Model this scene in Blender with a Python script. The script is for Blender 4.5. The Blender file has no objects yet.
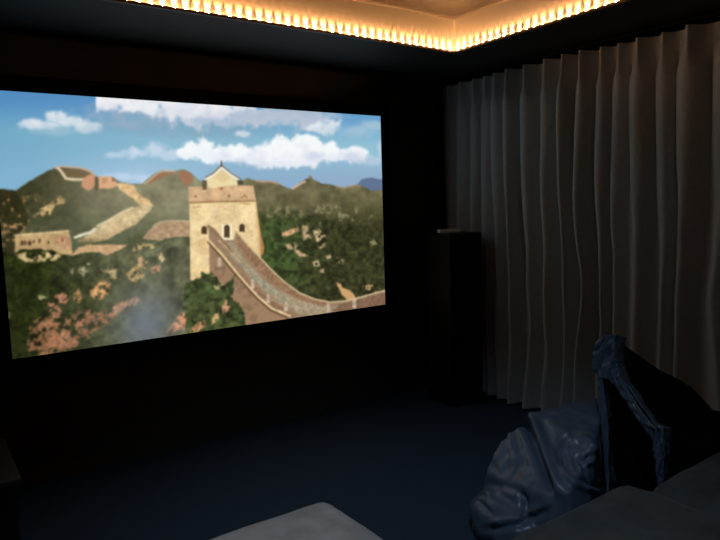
import bpy, bmesh, math, random
import numpy as np
from mathutils import Vector, Matrix

random.seed(4)
C = bpy.context.scene.collection
PI = math.pi

# ------------------------------------------------------------------ camera
YAW, PITCH, ROLL, FPX, CAM_H = 0.612872, 0.106096, -0.0300024, 631.28, 1.5
fw = np.array([math.sin(YAW)*math.cos(PITCH), math.cos(YAW)*math.cos(PITCH), -math.sin(PITCH)])
rt0 = np.array([math.cos(YAW), -math.sin(YAW), 0.0])
up0 = np.cross(rt0, fw)
rt = math.cos(ROLL)*rt0 + math.sin(ROLL)*up0
up = -math.sin(ROLL)*rt0 + math.cos(ROLL)*up0
cam = bpy.data.cameras.new('camera')
cam.sensor_width = 36.0
cam.lens = FPX*36.0/720.0
cam.clip_start = 0.05
camo = bpy.data.objects.new('camera', cam)
C.objects.link(camo)
camo.matrix_world = Matrix(((rt[0], up[0], -fw[0], 0), (rt[1], up[1], -fw[1], 0), (rt[2], up[2], -fw[2], CAM_H), (0, 0, 0, 1)))
bpy.context.scene.camera = camo

def proj(P):
    """numpy (n,3) world points -> photo pixels, used to trace surveyed features onto the modelled surfaces"""
    d = P - np.array([0, 0, CAM_H])
    z = d @ fw
    return 360+FPX*(d @ rt)/z, 270-FPX*(d @ up)/z

# ------------------------------------------------------------------ noise
def _h(ix, iy, iz, seed):
    n = (ix.astype(np.int64)*374761393 + iy.astype(np.int64)*668265263 + iz.astype(np.int64)*2147483647 + seed*974634777) & 0xffffffff
    n = ((n ^ (n >> 13))*1274126177) & 0xffffffff
    n = n ^ (n >> 16)
    return (n & 0xffff)/65535.0

def vnoise(x, y, z=None, seed=0):
    if z is None:
        z = np.zeros_like(x)
    x0, y0, z0 = np.floor(x), np.floor(y), np.floor(z)
    fx, fy, fz = x-x0, y-y0, z-z0
    fx, fy, fz = [t*t*(3-2*t) for t in (fx, fy, fz)]
    r = 0
    for a in (0, 1):
        for b in (0, 1):
            for c in (0, 1):
                w = (fx if a else 1-fx)*(fy if b else 1-fy)*(fz if c else 1-fz)
                r = r + w*_h(x0+a, y0+b, z0+c, seed)
    return r

def fbm(x, y, z=None, oct=4, seed=0):
    r = 0; amp = 0.5; tot = 0; f = 1.0
    for o in range(oct):
        r = r + amp*vnoise(x*f, y*f, None if z is None else z*f, seed+o*17)
        tot += amp; amp *= 0.5; f *= 2.03
    return r/tot

def sstep(a, b, x):
    t = np.clip((x-a)/(b-a), 0, 1)
    return t*t*(3-2*t)

# ------------------------------------------------------------------ materials
def lin(c):
    return tuple(((v/255.0)/12.92 if v/255.0 <= 0.04045 else ((v/255.0+0.055)/1.055)**2.4) for v in c)

def mat(name, col, rough=0.6, spec=0.5, sheen=0.0, metal=0.0, col2=None, nscale=8.0, bump=0.0, bscale=200.0, emit=None, estr=0.0, detail=4.0, rough2=None, sheen_col=(1, 1, 1)):
    m = bpy.data.materials.new(name)
    m.use_nodes = True
    nt = m.node_tree
    b = nt.nodes['Principled BSDF']
    b.inputs['Base Color'].default_value = (*col, 1)
    b.inputs['Roughness'].default_value = rough
    b.inputs['Specular IOR Level'].default_value = spec
    b.inputs['Metallic'].default_value = metal
    if sheen:
        b.inputs['Sheen Weight'].default_value = sheen
        b.inputs['Sheen Roughness'].default_value = 0.4
        b.inputs['Sheen Tint'].default_value = (*sheen_col, 1)
    tc = nt.nodes.new('ShaderNodeTexCoord')
    if col2 is not None or rough2 is not None:
        n = nt.nodes.new('ShaderNodeTexNoise'); n.inputs['Scale'].default_value = nscale; n.inputs['Detail'].default_value = detail
        nt.links.new(tc.outputs['Object'], n.inputs['Vector'])
        mr = nt.nodes.new('ShaderNodeMapRange'); mr.inputs['From Min'].default_value = 0.35; mr.inputs['From Max'].default_value = 0.65
        nt.links.new(n.outputs['Fac'], mr.inputs['Value'])
        if col2 is not None:
            mx = nt.nodes.new('ShaderNodeMix'); mx.data_type = 'RGBA'
            mx.inputs[6].default_value = (*col, 1); mx.inputs[7].default_value = (*col2, 1)
            nt.links.new(mr.outputs['Result'], mx.inputs[0])
            nt.links.new(mx.outputs[2], b.inputs['Base Color'])
        if rough2 is not None:
            m2 = nt.nodes.new('ShaderNodeMapRange'); m2.inputs['To Min'].default_value = rough; m2.inputs['To Max'].default_value = rough2
            nt.links.new(mr.outputs['Result'], m2.inputs['Value'])
            nt.links.new(m2.outputs['Result'], b.inputs['Roughness'])
    if bump:
        n2 = nt.nodes.new('ShaderNodeTexNoise'); n2.inputs['Scale'].default_value = bscale; n2.inputs['Detail'].default_value = 3.0
        nt.links.new(tc.outputs['Object'], n2.inputs['Vector'])
        bp = nt.nodes.new('ShaderNodeBump'); bp.inputs['Strength'].default_value = bump; bp.inputs['Distance'].default_value = 0.01
        nt.links.new(n2.outputs['Fac'], bp.inputs['Height'])
        nt.links.new(bp.outputs['Normal'], b.inputs['Normal'])
    if emit is not None:
        b.inputs['Emission Color'].default_value = (*emit, 1)
        b.inputs['Emission Strength'].default_value = estr
    return m

M = {}
M['wall'] = mat('black_wall_paint', (0.050, 0.044, 0.034), 0.85, 0.2, col2=(0.042, 0.037, 0.029), nscale=3.0, bump=0.1, bscale=150)
M['soffit'] = mat('satin_black_soffit_paint', (0.035, 0.031, 0.026), 0.62, 0.3, bump=0.12, bscale=22)
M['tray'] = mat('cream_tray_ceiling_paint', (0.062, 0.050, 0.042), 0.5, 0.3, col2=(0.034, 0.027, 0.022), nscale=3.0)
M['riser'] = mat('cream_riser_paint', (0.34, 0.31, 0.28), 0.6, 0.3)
M['lip'] = mat('brown_cove_lip', (0.16, 0.09, 0.04), 0.45, 0.4)
M['carpet'] = mat('navy_carpet_pile', (0.028, 0.062, 0.114), 0.7, 0.4, col2=(0.020, 0.045, 0.084), nscale=90, bump=0.6, bscale=350)
M['frame'] = mat('black_velvet_frame', (0.006, 0.006, 0.006), 0.9, 0.1, bump=0.1)
M['curtain'] = mat('grey_curtain_fabric', (0.60, 0.64, 0.65), 0.65, 0.3, sheen=0.15, col2=(0.53, 0.565, 0.575), nscale=60, bump=0.25, bscale=500)
M['rail'] = mat('black_curtain_rail', (0.012, 0.012, 0.012), 0.8, 0.1)
M['speaker'] = mat('black_speaker_veneer', (0.008, 0.008, 0.008), 0.5, 0.3, bump=0.05)
M['grille'] = mat('black_speaker_cloth', (0.006, 0.006, 0.006), 0.95, 0.1, bump=0.2, bscale=600)
M['pale'] = mat('pale_silver_plastic', (0.92, 0.90, 0.82), 0.3, 0.5)
M['velvet'] = mat('charcoal_velvet', (0.050, 0.068, 0.080), 0.6, 0.3, sheen=0.25, col2=(0.030, 0.041, 0.048), nscale=9, rough2=0.75, bump=0.2, bscale=300)
M['velvet_pale'] = mat('pale_grey_velvet', (0.54, 0.51, 0.51), 0.5, 0.5, sheen=0.4, col2=(0.37, 0.355, 0.36), nscale=9, rough2=0.7, bump=0.2, bscale=300)
M['foot'] = mat('black_wooden_foot', (0.015, 0.012, 0.01), 0.4)
M['sheet'] = mat('dark_blue_glossy_sheet', (0.10, 0.14, 0.205), 0.36, 0.6, col2=(0.08, 0.115, 0.175), nscale=7, bump=0.10, bscale=60)
M['chair'] = mat('black_chair_fabric', (0.006, 0.006, 0.007), 0.9, 0.1, bump=0.2)
M['box'] = mat('black_ash_box', (0.010, 0.011, 0.011), 0.6, 0.3)
M['box_top'] = mat('satin_grey_box_top', (0.05, 0.055, 0.055), 0.45, 0.5)
M['tape'] = mat('white_circuit_tape', (0.6, 0.55, 0.45), 0.5)
LED_C = (1.0, 0.47, 0.17)
M['led'] = mat('warm_led', (1, 0.9, 0.7), 0.4, emit=LED_C, estr=260.0)
M['tape_lit'] = mat('warm_led_tape_lit', (1, 0.9, 0.7), 0.4, emit=LED_C, estr=3.0)

# ------------------------------------------------------------------ mesh helpers
def link(name, me, m, parent=None, smooth=False):
    if m is not None and not me.materials:
        me.materials.append(m)
    o = bpy.data.objects.new(name, me)
    C.objects.link(o)
    if smooth:
        for p in me.polygons:
            p.use_smooth = True
    if parent is not None:
        o.parent = parent
    return o

def from_bm(name, bm, m, parent=None, smooth=False):
    me = bpy.data.meshes.new(name)
    bmesh.ops.recalc_face_normals(bm, faces=bm.faces)
    bm.to_mesh(me); bm.free()
    return link(name, me, m, parent, smooth)

def add_box(bm, a, b, bev=0.0):
    r = bmesh.ops.create_cube(bm, size=1.0)
    vs = r['verts']
    for v in vs:
        v.co = Vector(((a[k]+b[k])/2 + v.co[k]*(b[k]-a[k]) for k in range(3)))
    if bev:
        es = list({e for v in vs for e in v.link_edges})
        bmesh.ops.bevel(bm, geom=es, offset=bev, segments=3, profile=0.5, affect='EDGES')
    return bm

def add_cyl(bm, p, r1, r2, h, seg=24, axis='Z'):
    r = bmesh.ops.create_cone(bm, cap_ends=True, segments=seg, radius1=r1, radius2=r2, depth=h)
    for v in r['verts']:
        c = v.co.copy()
        if axis == 'Y':
            c = Vector((c.x, c.z, c.y))
        v.co = c + Vector(p)
    return bm

def thing(name, label, cat, loc=(0, 0, 0), group=None):
    o = bpy.data.objects.new(name, None)
    o.empty_display_size = 0.1
    C.objects.link(o)
    o.location = loc
    return tag(o, label, cat, group)

def tag(o, label, cat, group=None):
    o['label'] = label; o['category'] = cat
    if group:
        o['group'] = group
    return o

def struct(o):
    o['kind'] = 'structure'
    return o

def box_obj(name, a, b, m, parent=None, bev=0.0):
    bm = bmesh.new(); add_box(bm, a, b, bev)
    return from_bm(name, bm, m, parent)

def grid_mesh(name, V, nu, nv):
    """V (nv*nu,3) row-major -> quad grid"""
    me = bpy.data.meshes.new(name)
    i = np.arange((nv-1)*(nu-1))
    r, c = i//(nu-1), i % (nu-1)
    a = r*nu+c
    q = np.stack([a, a+1, a+nu+1, a+nu], 1).astype(np.int32)
    me.vertices.add(len(V)); me.vertices.foreach_set('co', V.astype(np.float32).ravel())
    me.loops.add(q.size); me.loops.foreach_set('vertex_index', q.ravel())
    me.polygons.add(len(q)); me.polygons.foreach_set('loop_start', np.arange(0, q.size, 4, dtype=np.int32))
    me.update(calc_edges=True)
    return me

# ------------------------------------------------------------------ room
XL, XR, YB, YF = -1.30, 3.66, -2.30, 3.81
ZS, ZT = 2.443, 2.65              # soffit underside, tray ceiling
LX0, LX1, LY0, LY1 = -0.56, 2.95, -1.50, 3.058
T = 0.12
struct(box_obj('floor', (XL-T, YB-T, -0.1), (XR+T, YF+T, 0.0), M['carpet']))
struct(box_obj('wall_front', (XL-T, YF, 0), (XR+T, YF+T, ZS+0.4), M['wall']))
struct(box_obj('wall_right', (XR, YB-T, 0), (XR+T, YF, ZS+0.4), M['wall']))
struct(box_obj('wall_left', (XL-T, YB-T, 0), (XL, YF, ZS+0.4), M['wall']))
struct(box_obj('wall_back', (XL, YB-T, 0), (XR, YB, ZS+0.4), M['wall']))
# ceiling: the dropped soffit ring, its inner riser and the raised tray in one mesh
bm = bmesh.new()
add_box(bm, (XL, YB, ZS), (LX0, YF, ZS+0.4))
add_box(bm, (LX1, YB, ZS), (XR, YF, ZS+0.4))
add_box(bm, (LX0, LY1, ZS), (LX1, YF, ZS+0.4))
add_box(bm, (LX0, YB, ZS), (LX1, LY0, ZS+0.4))
n0 = len(bm.faces)
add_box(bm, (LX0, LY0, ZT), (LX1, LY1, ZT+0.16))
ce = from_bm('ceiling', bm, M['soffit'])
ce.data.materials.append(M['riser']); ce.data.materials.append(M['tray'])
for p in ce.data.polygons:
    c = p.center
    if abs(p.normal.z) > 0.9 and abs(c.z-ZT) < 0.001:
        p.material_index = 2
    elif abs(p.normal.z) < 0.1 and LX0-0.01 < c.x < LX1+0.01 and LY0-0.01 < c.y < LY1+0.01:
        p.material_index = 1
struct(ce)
# thin lip below the strip, one trim per side
LIP_D, LIP_H, UP_H = 0.022, 0.002, 0.005
def lip(name, a, b, ua, ub):
    bm = bmesh.new()
    add_box(bm, (*a, ZS-0.006), (*b, ZS+LIP_H), .002); add_box(bm, (*ua, ZS+LIP_H), (*ub, ZS+LIP_H+UP_H))
    struct(from_bm(name, bm, M['lip']))
lip('trim_1', (LX0, LY1-LIP_D), (LX1-LIP_D, LY1), (LX0, LY1-LIP_D), (LX1-LIP_D, LY1-LIP_D+.004))
lip('trim_2', (LX1-LIP_D, LY0), (LX1, LY1), (LX1-LIP_D, LY0), (LX1-LIP_D+.004, LY1-LIP_D+.004))
lip('trim_3', (LX0, LY0), (LX0+LIP_D, LY1-LIP_D), (LX0+LIP_D-.004, LY0), (LX0+LIP_D, LY1-LIP_D))
lip('trim_4', (LX0+LIP_D, LY0), (LX1-LIP_D, LY0+LIP_D), (LX0+LIP_D, LY0+LIP_D-.004), (LX1-LIP_D, LY0+LIP_D))
struct(box_obj('baseboard_front', (XL, YF-0.014, 0), (XR, YF, 0.09), M['wall'], bev=0.003))

# ------------------------------------------------------------------ LED strips
PITCH_LED = 0.056
def led_mesh(r=0.0062):
    bm = bmesh.new()
    bmesh.ops.create_icosphere(bm, subdivisions=2, radius=r)
    for v in list(bm.verts):
        v.co.z *= 0.9
    me = bpy.data.meshes.new('led'); bm.to_mesh(me); bm.free()
    me.materials.append(M['led'])
    for p in me.polygons:
        p.use_smooth = True
    return me
LED_ME = led_mesh()
zt = ZS+LIP_H
def strip(label, p0, p1, inward, first, n, skips=()):
    t = thing('led_strip', label, 'light strip', p0, 'warm light strips round the ceiling tray')
    d = (Vector(p1)-Vector(p0)); L = d.length; d.normalize()
    w = Vector(inward)*0.0085
    bm = bmesh.new()
    a = Vector((0, 0, 0)) + Vector(inward)*0.005; b = d*L + Vector(inward)*0.015
    add_box(bm, [min(a[k], b[k]) for k in (0, 1)]+[0.0], [max(a[k], b[k]) for k in (0, 1)]+[0.0015])
    from_bm('backing_tape', bm, M['tape'], t)
    for i in range(n):
        if i in skips:
            continue
        o = bpy.data.objects.new('led', LED_ME)
        C.objects.link(o); o.parent = t
        o.location = d*(first+i*PITCH_LED) + w + Vector((0, 0, 0.0075))
        ld = bpy.data.objects.new('led_beam', LED_L)
        C.objects.link(ld); ld.parent = o
        ld.location = (0, 0, .0064)
        ld.rotation_euler = (Vector((-inward[0]*.30, -inward[1]*.30, 1))).to_track_quat('-Z', 'Y').to_euler()
    return t
LED_L = bpy.data.lights.new('led_beam', 'SPOT')          # the upward beam of each diode
LED_L.energy = 3.8; LED_L.color = LED_C; LED_L.spot_size = math.radians(64); LED_L.spot_blend = 0.7; LED_L.shadow_soft_size = 0.002
strip('glowing warm light strip along the ceiling edge above the screen', (LX0+0.03, LY1, zt), (LX1-0.03, LY1, zt), (0, -1, 0), 0.072, 61)
strip('glowing warm light strip along the ceiling edge above the curtain', (LX1, LY1-0.03, zt), (LX1, LY0+0.03, zt), (-1, 0, 0), 0.0, 80)
M['tape_dim'] = mat('warm_led_tape_dim', (1, 0.9, 0.7), 0.4, emit=LED_C, estr=9.0)
def tape(label, a, b, m):
    o = box_obj('led_strip', a, b, m)
    return tag(o, label, 'light strip', 'warm light strips round the ceiling tray')
tape('warm light strip along the left edge of the ceiling tray', (LX0+0.003, LY0+0.03, zt), (LX0+0.016, LY1-0.04, zt+0.010), M['tape_dim'])
tape('warm light strip along the rear edge of the ceiling tray', (LX0+0.03, LY0+0.003, zt), (LX1-0.03, LY0+0.016, zt+0.010), M['tape_lit'])

# ------------------------------------------------------------------ projection screen
SX0, SX1, SZ0, SZ1 = 0.372, 2.872, 0.728, 2.128
SY = YF-0.045
def paint(PX, PY):
    """landscape shown on the screen: PX, PY are the traced picture coordinates of every picture cell; returns sRGB 0..1"""
    shape = PX.shape
    def col(*c): return np.array(c, float)/255.0
    img = np.zeros(shape+(3,))
    N1 = fbm(PX/9, PY/9, oct=4, seed=1); N2 = fbm(PX/4, PY/4, oct=4, seed=2); N3 = fbm(PX/22, PY/18, oct=4, seed=3); N4 = fbm(PX/2.0, PY/2.0, oct=3, seed=5)
    def put(mask, c, a=1.0):
        c = np.asarray(c, float)
        m = (mask*a)[..., None]
        img[:] = img*(1-m) + c*m
    def sd(poly, n=0.0, nz=None):
        P = np.array(poly, float)
        d = np.full(shape, 1e9); ins = np.zeros(shape, bool)
        k = len(P)
        for i in range(k):
            a, b = P[i], P[(i+1) % k]
            e = b-a
            t = np.clip(((PX-a[0])*e[0]+(PY-a[1])*e[1])/(e@e+1e-9), 0, 1)
            d = np.minimum(d, np.hypot(PX-a[0]-t*e[0], PY-a[1]-t*e[1]))
            cnd = (a[1] > PY) != (b[1] > PY)
            with np.errstate(divide='ignore', invalid='ignore'):
                xi = (b[0]-a[0])*(PY-a[1])/(b[1]-a[1]+1e-12)+a[0]
            ins ^= cnd & (PX < xi)
        d = np.where(ins, -d, d)
        if n:
            d = d + ((N2 if nz is None else nz)-0.5)*n
        return d
    def poly(p, c, soft=0.7, n=0.0, a=1.0, nz=None):
        m = 1-sstep(-soft, soft, sd(p, n, nz)); put(m, c, a); return m
    def line(p, w, c, soft=0.6, a=1.0, n=0.0):
        d = np.full(shape, 1e9)
        for i in range(len(p)-1):
            A = np.array(p[i], float); e = np.array(p[i+1], float)-A
            t = np.clip(((PX-A[0])*e[0]+(PY-A[1])*e[1])/(e@e+1e-9), 0, 1)
            d = np.minimum(d, np.hypot(PX-A[0]-t*e[0], PY-A[1]-t*e[1]))
        d = d+(N2-0.5)*n
        put(1-sstep(w/2-soft/2, w/2+soft, d), c, a)
    def ell(x, y, rx, ry, ang=0.0):
        ca, sa = math.cos(ang), math.sin(ang)
        u = ((PX-x)*ca+(PY-y)*sa)/rx; v = (-(PX-x)*sa+(PY-y)*ca)/ry
        return np.hypot(u, v)
    # sky
    tx = np.clip(PX/384, 0, 1)[..., None]
    ty = np.clip((PY-(90+PX*0.068))/(185-(90+PX*0.068)), 0, 1)[..., None]
    top = col(82, 138, 190)*(1-tx)+col(105, 160, 205)*tx
    mid = col(116, 170, 198)*(1-tx)+col(148, 194, 212)*tx
    bot = col(130, 178, 208)*(1-tx)+col(146, 172, 200)*tx
    mid = mid + (col(146, 186, 206)-mid)*np.clip(1-np.abs(PX-200)/170, 0, 1)[..., None]*0.7
    bot = bot + (col(170, 200, 226)-bot)*np.clip(1-np.abs(PX-140)/110, 0, 1)[..., None]
    img[:] = np.where(ty < 0.5, top+(mid-top)*sstep(0, .5, ty), mid+(bot-mid)*sstep(.5, 1, ty))
    # clouds: soft unions of puffs
    def cloud(puffs, ctop, cbase, y0, y1, soft=0.25, n=0.7, a=1.0):
        n = n*1.7; soft = soft*1.25
        f = np.full(shape, 9.0)
        for (x, y, rx, ry) in puffs:
            f = np.minimum(f, ell(x, y, rx, ry))
        f = f + (N1-0.5)*n + (N2-0.5)*n*0.5
        m = (1-sstep(1-soft, 1+soft, f))
        t = np.clip((PY-y0)/(y1-y0)+(N1-0.5)*1.3, 0, 1)[..., None]
        c = np.asarray(ctop)*(1-t)+np.asarray(cbase)*t
        mm = (m*a)[..., None]
        img[:] = img*(1-mm)+c*mm
    # high bank: grey-blue belly first, then bright tops
    cloud([(150, 120, 60, 12), (215, 126, 55, 10), (120, 116, 30, 10)], col(156, 176, 200), col(130, 168, 190), 104, 134, soft=.55, a=.95)
    hard = sstep(95.3, 96.3, PX)
    sv = img.copy()
    cloud([(108, 101, 28, 10), (142, 102, 30, 11), (178, 108, 32, 11), (205, 114, 32, 13), (236, 112, 28, 9), (98, 100, 18, 10)], col(238, 238, 242), col(205, 212, 224), 100, 124, soft=.28)
    img[:] = sv*(1-hard[..., None])+img*hard[..., None]
    cloud([(243, 117, 17, 6), (225, 123, 18, 4), (205, 121, 14, 4)], col(166, 184, 208), col(170, 190, 210), 108, 128, soft=.4, a=.8)
    cloud([(270, 117, 20, 10), (288, 115, 26, 10), (310, 119, 26, 12), (258, 122, 14, 7)], col(176, 190, 210), col(192, 200, 212), 108, 130, soft=.35, a=.95)
    cloud([(328, 127, 12, 7), (318, 129, 9, 5), (243, 134, 8, 3)], col(232, 238, 242), col(205, 216, 228), 120, 136, soft=.35, a=.9)
    cloud([(356, 131, 20, 6), (372, 126, 12, 5)], col(178, 203, 216), col(170, 198, 214), 120, 140, soft=.6, a=.7)
    # small left cloud
    cloud([(52, 117, 7, 6), (60, 118, 10, 6), (72, 121, 12, 6), (86, 127, 12, 7), (34, 124, 12, 5), (46, 125, 12, 5)], col(226, 232, 238), col(190, 208, 222), 112, 135, soft=.3, n=.5)
    cloud([(60, 131, 26, 4)], col(170, 198, 210), col(160, 196, 208), 125, 136, soft=.6, a=.6)
    # middle row
    cloud([(118, 155, 12, 3), (130, 153, 11, 5), (143, 153, 8, 4), (156, 150, 11, 7), (168, 155, 11, 5)], col(218, 228, 240), col(182, 206, 230), 143, 164, soft=.45, n=.6, a=.8)
    cloud([(192, 150, 9, 8), (203, 150, 11, 10), (214, 156, 14, 8), (186, 153, 8, 6)], col(244, 248, 250), col(226, 234, 246), 144, 168, soft=.22, n=.5)
    cloud([(226, 154, 14, 9), (245, 155, 18, 10), (264, 157, 18, 11), (282, 150, 17, 12), (303, 148, 15, 13), (310, 143, 10, 10), (320, 152, 18, 11), (340, 155, 14, 8), (357, 154, 10, 7), (290, 158, 42, 9)], col(246, 249, 250), col(216, 222, 238), 146, 172, soft=.2, n=.5)
    cloud([(314, 156, 8, 4), (352, 157, 8, 5)], col(190, 200, 222), col(196, 206, 228), 150, 160, soft=.5, a=.6)
    cloud([(372, 160, 14, 4), (380, 150, 3, 8)], col(200, 212, 226), col(190, 204, 224), 150, 166, soft=.5, a=.6)
    cloud([(120, 177, 16, 3), (140, 178, 12, 3)], col(200, 218, 236), col(196, 214, 234), 172, 182, soft=.6, a=.7)
    # far blue ridge
    poly([(356, 186), (361, 180), (366, 178), (371, 177.5), (378, 179), (392, 181), (392, 200), (356, 200)], col(96, 116, 146), n=1.5)
    # right range
    rr = [(240, 182), (248, 178), (256, 181), (262, 183), (270, 182), (277, 183), (285, 187), (292, 189.5), (299, 184), (306, 179), (311, 178), (316, 181), (322, 184), (330, 184.5), (338, 186.5), (344, 188), (350, 186), (356, 184.5), (364, 187), (372, 191), (380, 190), (395, 190), (395, 400), (240, 400)]
    m = poly(rr, col(96, 92, 62), n=1.0)
    t = sstep(186, 262, PY+N3*26)
    g = col(114, 108, 78)[None, None]*(1-t[..., None])+col(60, 64, 36)[None, None]*t[..., None]
    g = g*(1.0+(N1-0.5)[..., None]*0.5+(N2-0.5)[..., None]*0.25)
    put(m, g)
    put(m*sstep(330, 392, PX)*sstep(195, 225, PY), col(58, 54, 28), .6)
    line([(256, 181.2), (270, 182), (278, 183.5)], 1.6, col(190, 140, 105), a=.8)
    line([(293, 188.5), (301, 183.5), (305, 181.5)], 1.8, col(208, 176, 146), a=.9)
    line([(310, 176.5), (311.5, 178.5)], 1.8, col(130, 112, 86))
    line([(337, 186.5), (345, 188.5), (352, 186), (360, 185.6)], 1.0, col(178, 148, 120), a=.8)
    # pale scree on the valley floor
    mv = m*(1-sstep(1.0, 1.5, ell(312, 216, 48, 9)))*sstep(.56, .68, N2)
    put(mv, col(150, 142, 108), .7)
    # left hills
    lh = [(-10, 189), (4, 189.2), (16, 191), (25, 184), (37, 177), (47, 171.5), (55, 168), (62, 166.5), (80, 168), (90, 171), (97, 177), (112, 178), (120, 182), (132, 184), (143, 184), (148, 179), (156, 173), (162, 170.5), (172, 171), (184, 169.5), (191, 173), (197, 179), (202, 182), (212, 183), (245, 180), (262, 300), (300, 400), (-10, 400)]
    m = poly(lh, col(72, 72, 46), n=1.0)
    tx2 = sstep(20, 130, PX)
    g = col(60, 60, 38)[None, None]*(1-tx2[..., None])+col(138, 134, 106)[None, None]*tx2[..., None]
    t = sstep(196, 250, PY)
    g = g*(1-t[..., None])+col(88, 94, 68)[None, None]*t[..., None]
    g = g*(1.0+(N3-0.5)[..., None]*0.35+(N2-0.5)[..., None]*0.22)
    put(m, g)
    poly([(-10, 189), (4, 189.5), (14, 192), (24, 206), (30, 222), (20, 236), (10, 300), (-10, 300)], col(44, 40, 20), n=6, a=.75)
    put(m*(1-sstep(20, 60, PX))*sstep(.62, .7, N2)*sstep(190, 200, PY)*(1-sstep(240, 250, PY)), col(160, 130, 85), .8)
    # brown caps
    poly([(146, 184), (156, 174), (168, 172), (176, 173), (160, 178), (150, 184)], col(160, 112, 82), n=3, a=.85)
    poly([(177, 174), (186, 171), (192, 175), (193, 180), (186, 186), (180, 178)], col(164, 110, 82), n=4, a=.8)
    line([(145, 184), (157, 173.5), (163, 170.5), (175, 171.2)], 1.2, col(214, 190, 160), a=.8)
    poly([(60, 169), (82, 170), (92, 174), (95, 180), (82, 178), (68, 177), (63, 172)], col(116, 96, 68), n=2, a=.8)
    # tan walls of the left
    line([(55, 168), (60, 166.5), (80, 168), (90, 171), (96, 177)], 1.6, col(206, 172, 140), a=.9)
    line([(58, 168), (62, 172.5), (66, 178.5), (74, 179.5), (84, 179.5)], 2.4, col(226, 206, 172), n=.8)
    poly([(84, 178), (88, 175), (92, 174), (95, 178), (95, 186), (90, 191), (84, 189), (81, 184)], col(204, 150, 116), n=3, nz=N4)
    poly([(95, 176), (98, 177), (98, 190), (95, 190)], col(86, 76, 56), a=.8)
    poly([(98.5, 176.5), (112, 176), (116, 181), (118, 185), (113, 188), (108, 189), (99, 188)], col(220, 172, 132), n=2, nz=N4)
    poly([(112, 176.5), (117, 180), (112, 182)], col(120, 96, 74), a=.8)
    poly([(102, 178), (107, 178), (107, 183), (102, 184)], col(188, 138, 104), n=2, a=.8)
    poly([(115, 183), (127, 183.5), (134, 186), (137, 192), (143, 197), (150, 201), (154, 206), (145, 210), (140, 206), (134, 199), (127, 194), (119, 189)], col(222, 186, 136), n=3, nz=N4)
    ramp = [(150, 203), (153.5, 206), (150, 211), (143, 217), (136, 224), (128, 228), (117, 234), (108, 239), (96, 242), (84, 243), (78, 241), (88, 235), (98, 227), (108, 221), (121, 213), (133, 208), (142, 205)]
    m = poly(ramp, col(206, 184, 142), n=2, nz=N4)
    put(m*sstep(224, 240, PY+(PX-110)*.3), col(192, 158, 116), .6)
    line([(97, 226), (108, 220.5), (121, 212.5), (133, 207.5)], 1.6, col(228, 214, 172), a=.9)
    line([(75, 237.5), (83, 234.5), (90, 232.5), (95, 229)], 2.6, col(226, 220, 196), n=1.2)
    poly([(76, 241), (84, 238), (96, 237), (104, 240), (90, 244), (79, 244)], col(150, 132, 96), n=3, a=.8)
    line([(78, 243), (100, 242.5), (120, 241)], 1.4, col(84, 84, 58), a=.7, n=2)
    poly([(71, 256), (78, 248), (90, 244.5), (127, 245), (122, 249), (115, 252), (107, 255.5), (98, 252), (86, 252), (78, 255)], col(204, 166, 124), n=2, nz=N4)
    # fort
    fort = [(15, 235), (20, 233.5), (40, 232.5), (68.5, 230), (71, 240), (72.5, 255), (60, 254), (40, 256), (15, 255)]
    m = poly(fort, col(196, 166, 118), soft=.8)
    put(m*sstep(.45, .7, N4), col(160, 128, 88), .6)
    line([(15, 235.5), (40, 233.5), (68.5, 231)], 1.6, col(214, 190, 144), a=.8)
    poly([(56, 236), (66, 235), (70, 240), (70, 250), (62, 247), (55, 242)], col(190, 142, 112), n=2, a=.8)
    for (x, y, w, h) in ((22, 243, 3, 6), (25, 243, 2.5, 6), (29.5, 243, 3.5, 6), (34, 241.5, 2, 4), (39.5, 241, 2, 5), (48.5, 242.5, 1.8, 3.5), (62.5, 240, 1.6, 4)):
        put(1-sstep(.7, 1.2, np.hypot((PX-x)/(w/2), (PY-y)/(h/2))), col(58, 40, 22), .85)
    # green middle ground and bushes under the fort
    gm = [(-10, 252), (16, 253), (24, 249), (32, 250), (45, 250), (60, 253), (72, 257), (80, 254), (98, 252.5), (107, 256), (118, 252), (128, 247), (140, 240), (150, 243), (165, 240), (180, 237), (192, 238), (194, 270), (240, 300), (260, 400), (-10, 400)]
    m = poly(gm, col(60, 66, 38), n=5)
    t = sstep(20, 140, PX+N3*40-20)
    g = col(38, 44, 18)[None, None]*(1-t[..., None])+col(92, 94, 70)[None, None]*t[..., None]
    g = g*(1.0+(N1-0.5)[..., None]*0.9+(N2-0.5)[..., None]*0.45)
    put(m, g)
    poly([(128, 238), (142, 235), (150, 243), (142, 252), (128, 248)], col(84, 86, 62), n=6, a=.8)
    # pink middle wall
    poly([(143, 238), (148, 231), (153, 226.5), (160, 222), (172, 220.5), (189, 221), (190, 237), (178, 236.5), (170, 238), (165, 238), (160, 241), (152, 240)], col(178, 148, 116), n=2.5, nz=N4)
    line([(153, 226), (160, 222), (172, 220.6), (189, 221.2)], 1.2, col(206, 184, 150), a=.7)
    # rocks
    def rocks(p, c, th=.5, n=8, a=.95, k=None):
        mm = (1-sstep(-1, 1.5, sd(p, n)))*sstep(th-.06, th+.06, N2 if k is None else k)
        c2 = np.asarray(c)[None, None]*(0.85+(N4-0.5)[..., None]*0.7+(N1-.5)[..., None]*.5+.12)
        put(mm, c2, a)
    rk = np.clip(N2*.6+N1*.4, 0, 1)
    rocks([(16, 255), (24, 252), (34, 254), (48, 252), (62, 254), (58, 260), (46, 261), (36, 262), (26, 262), (18, 258)], col(206, 178, 130), .46, 4)
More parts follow.
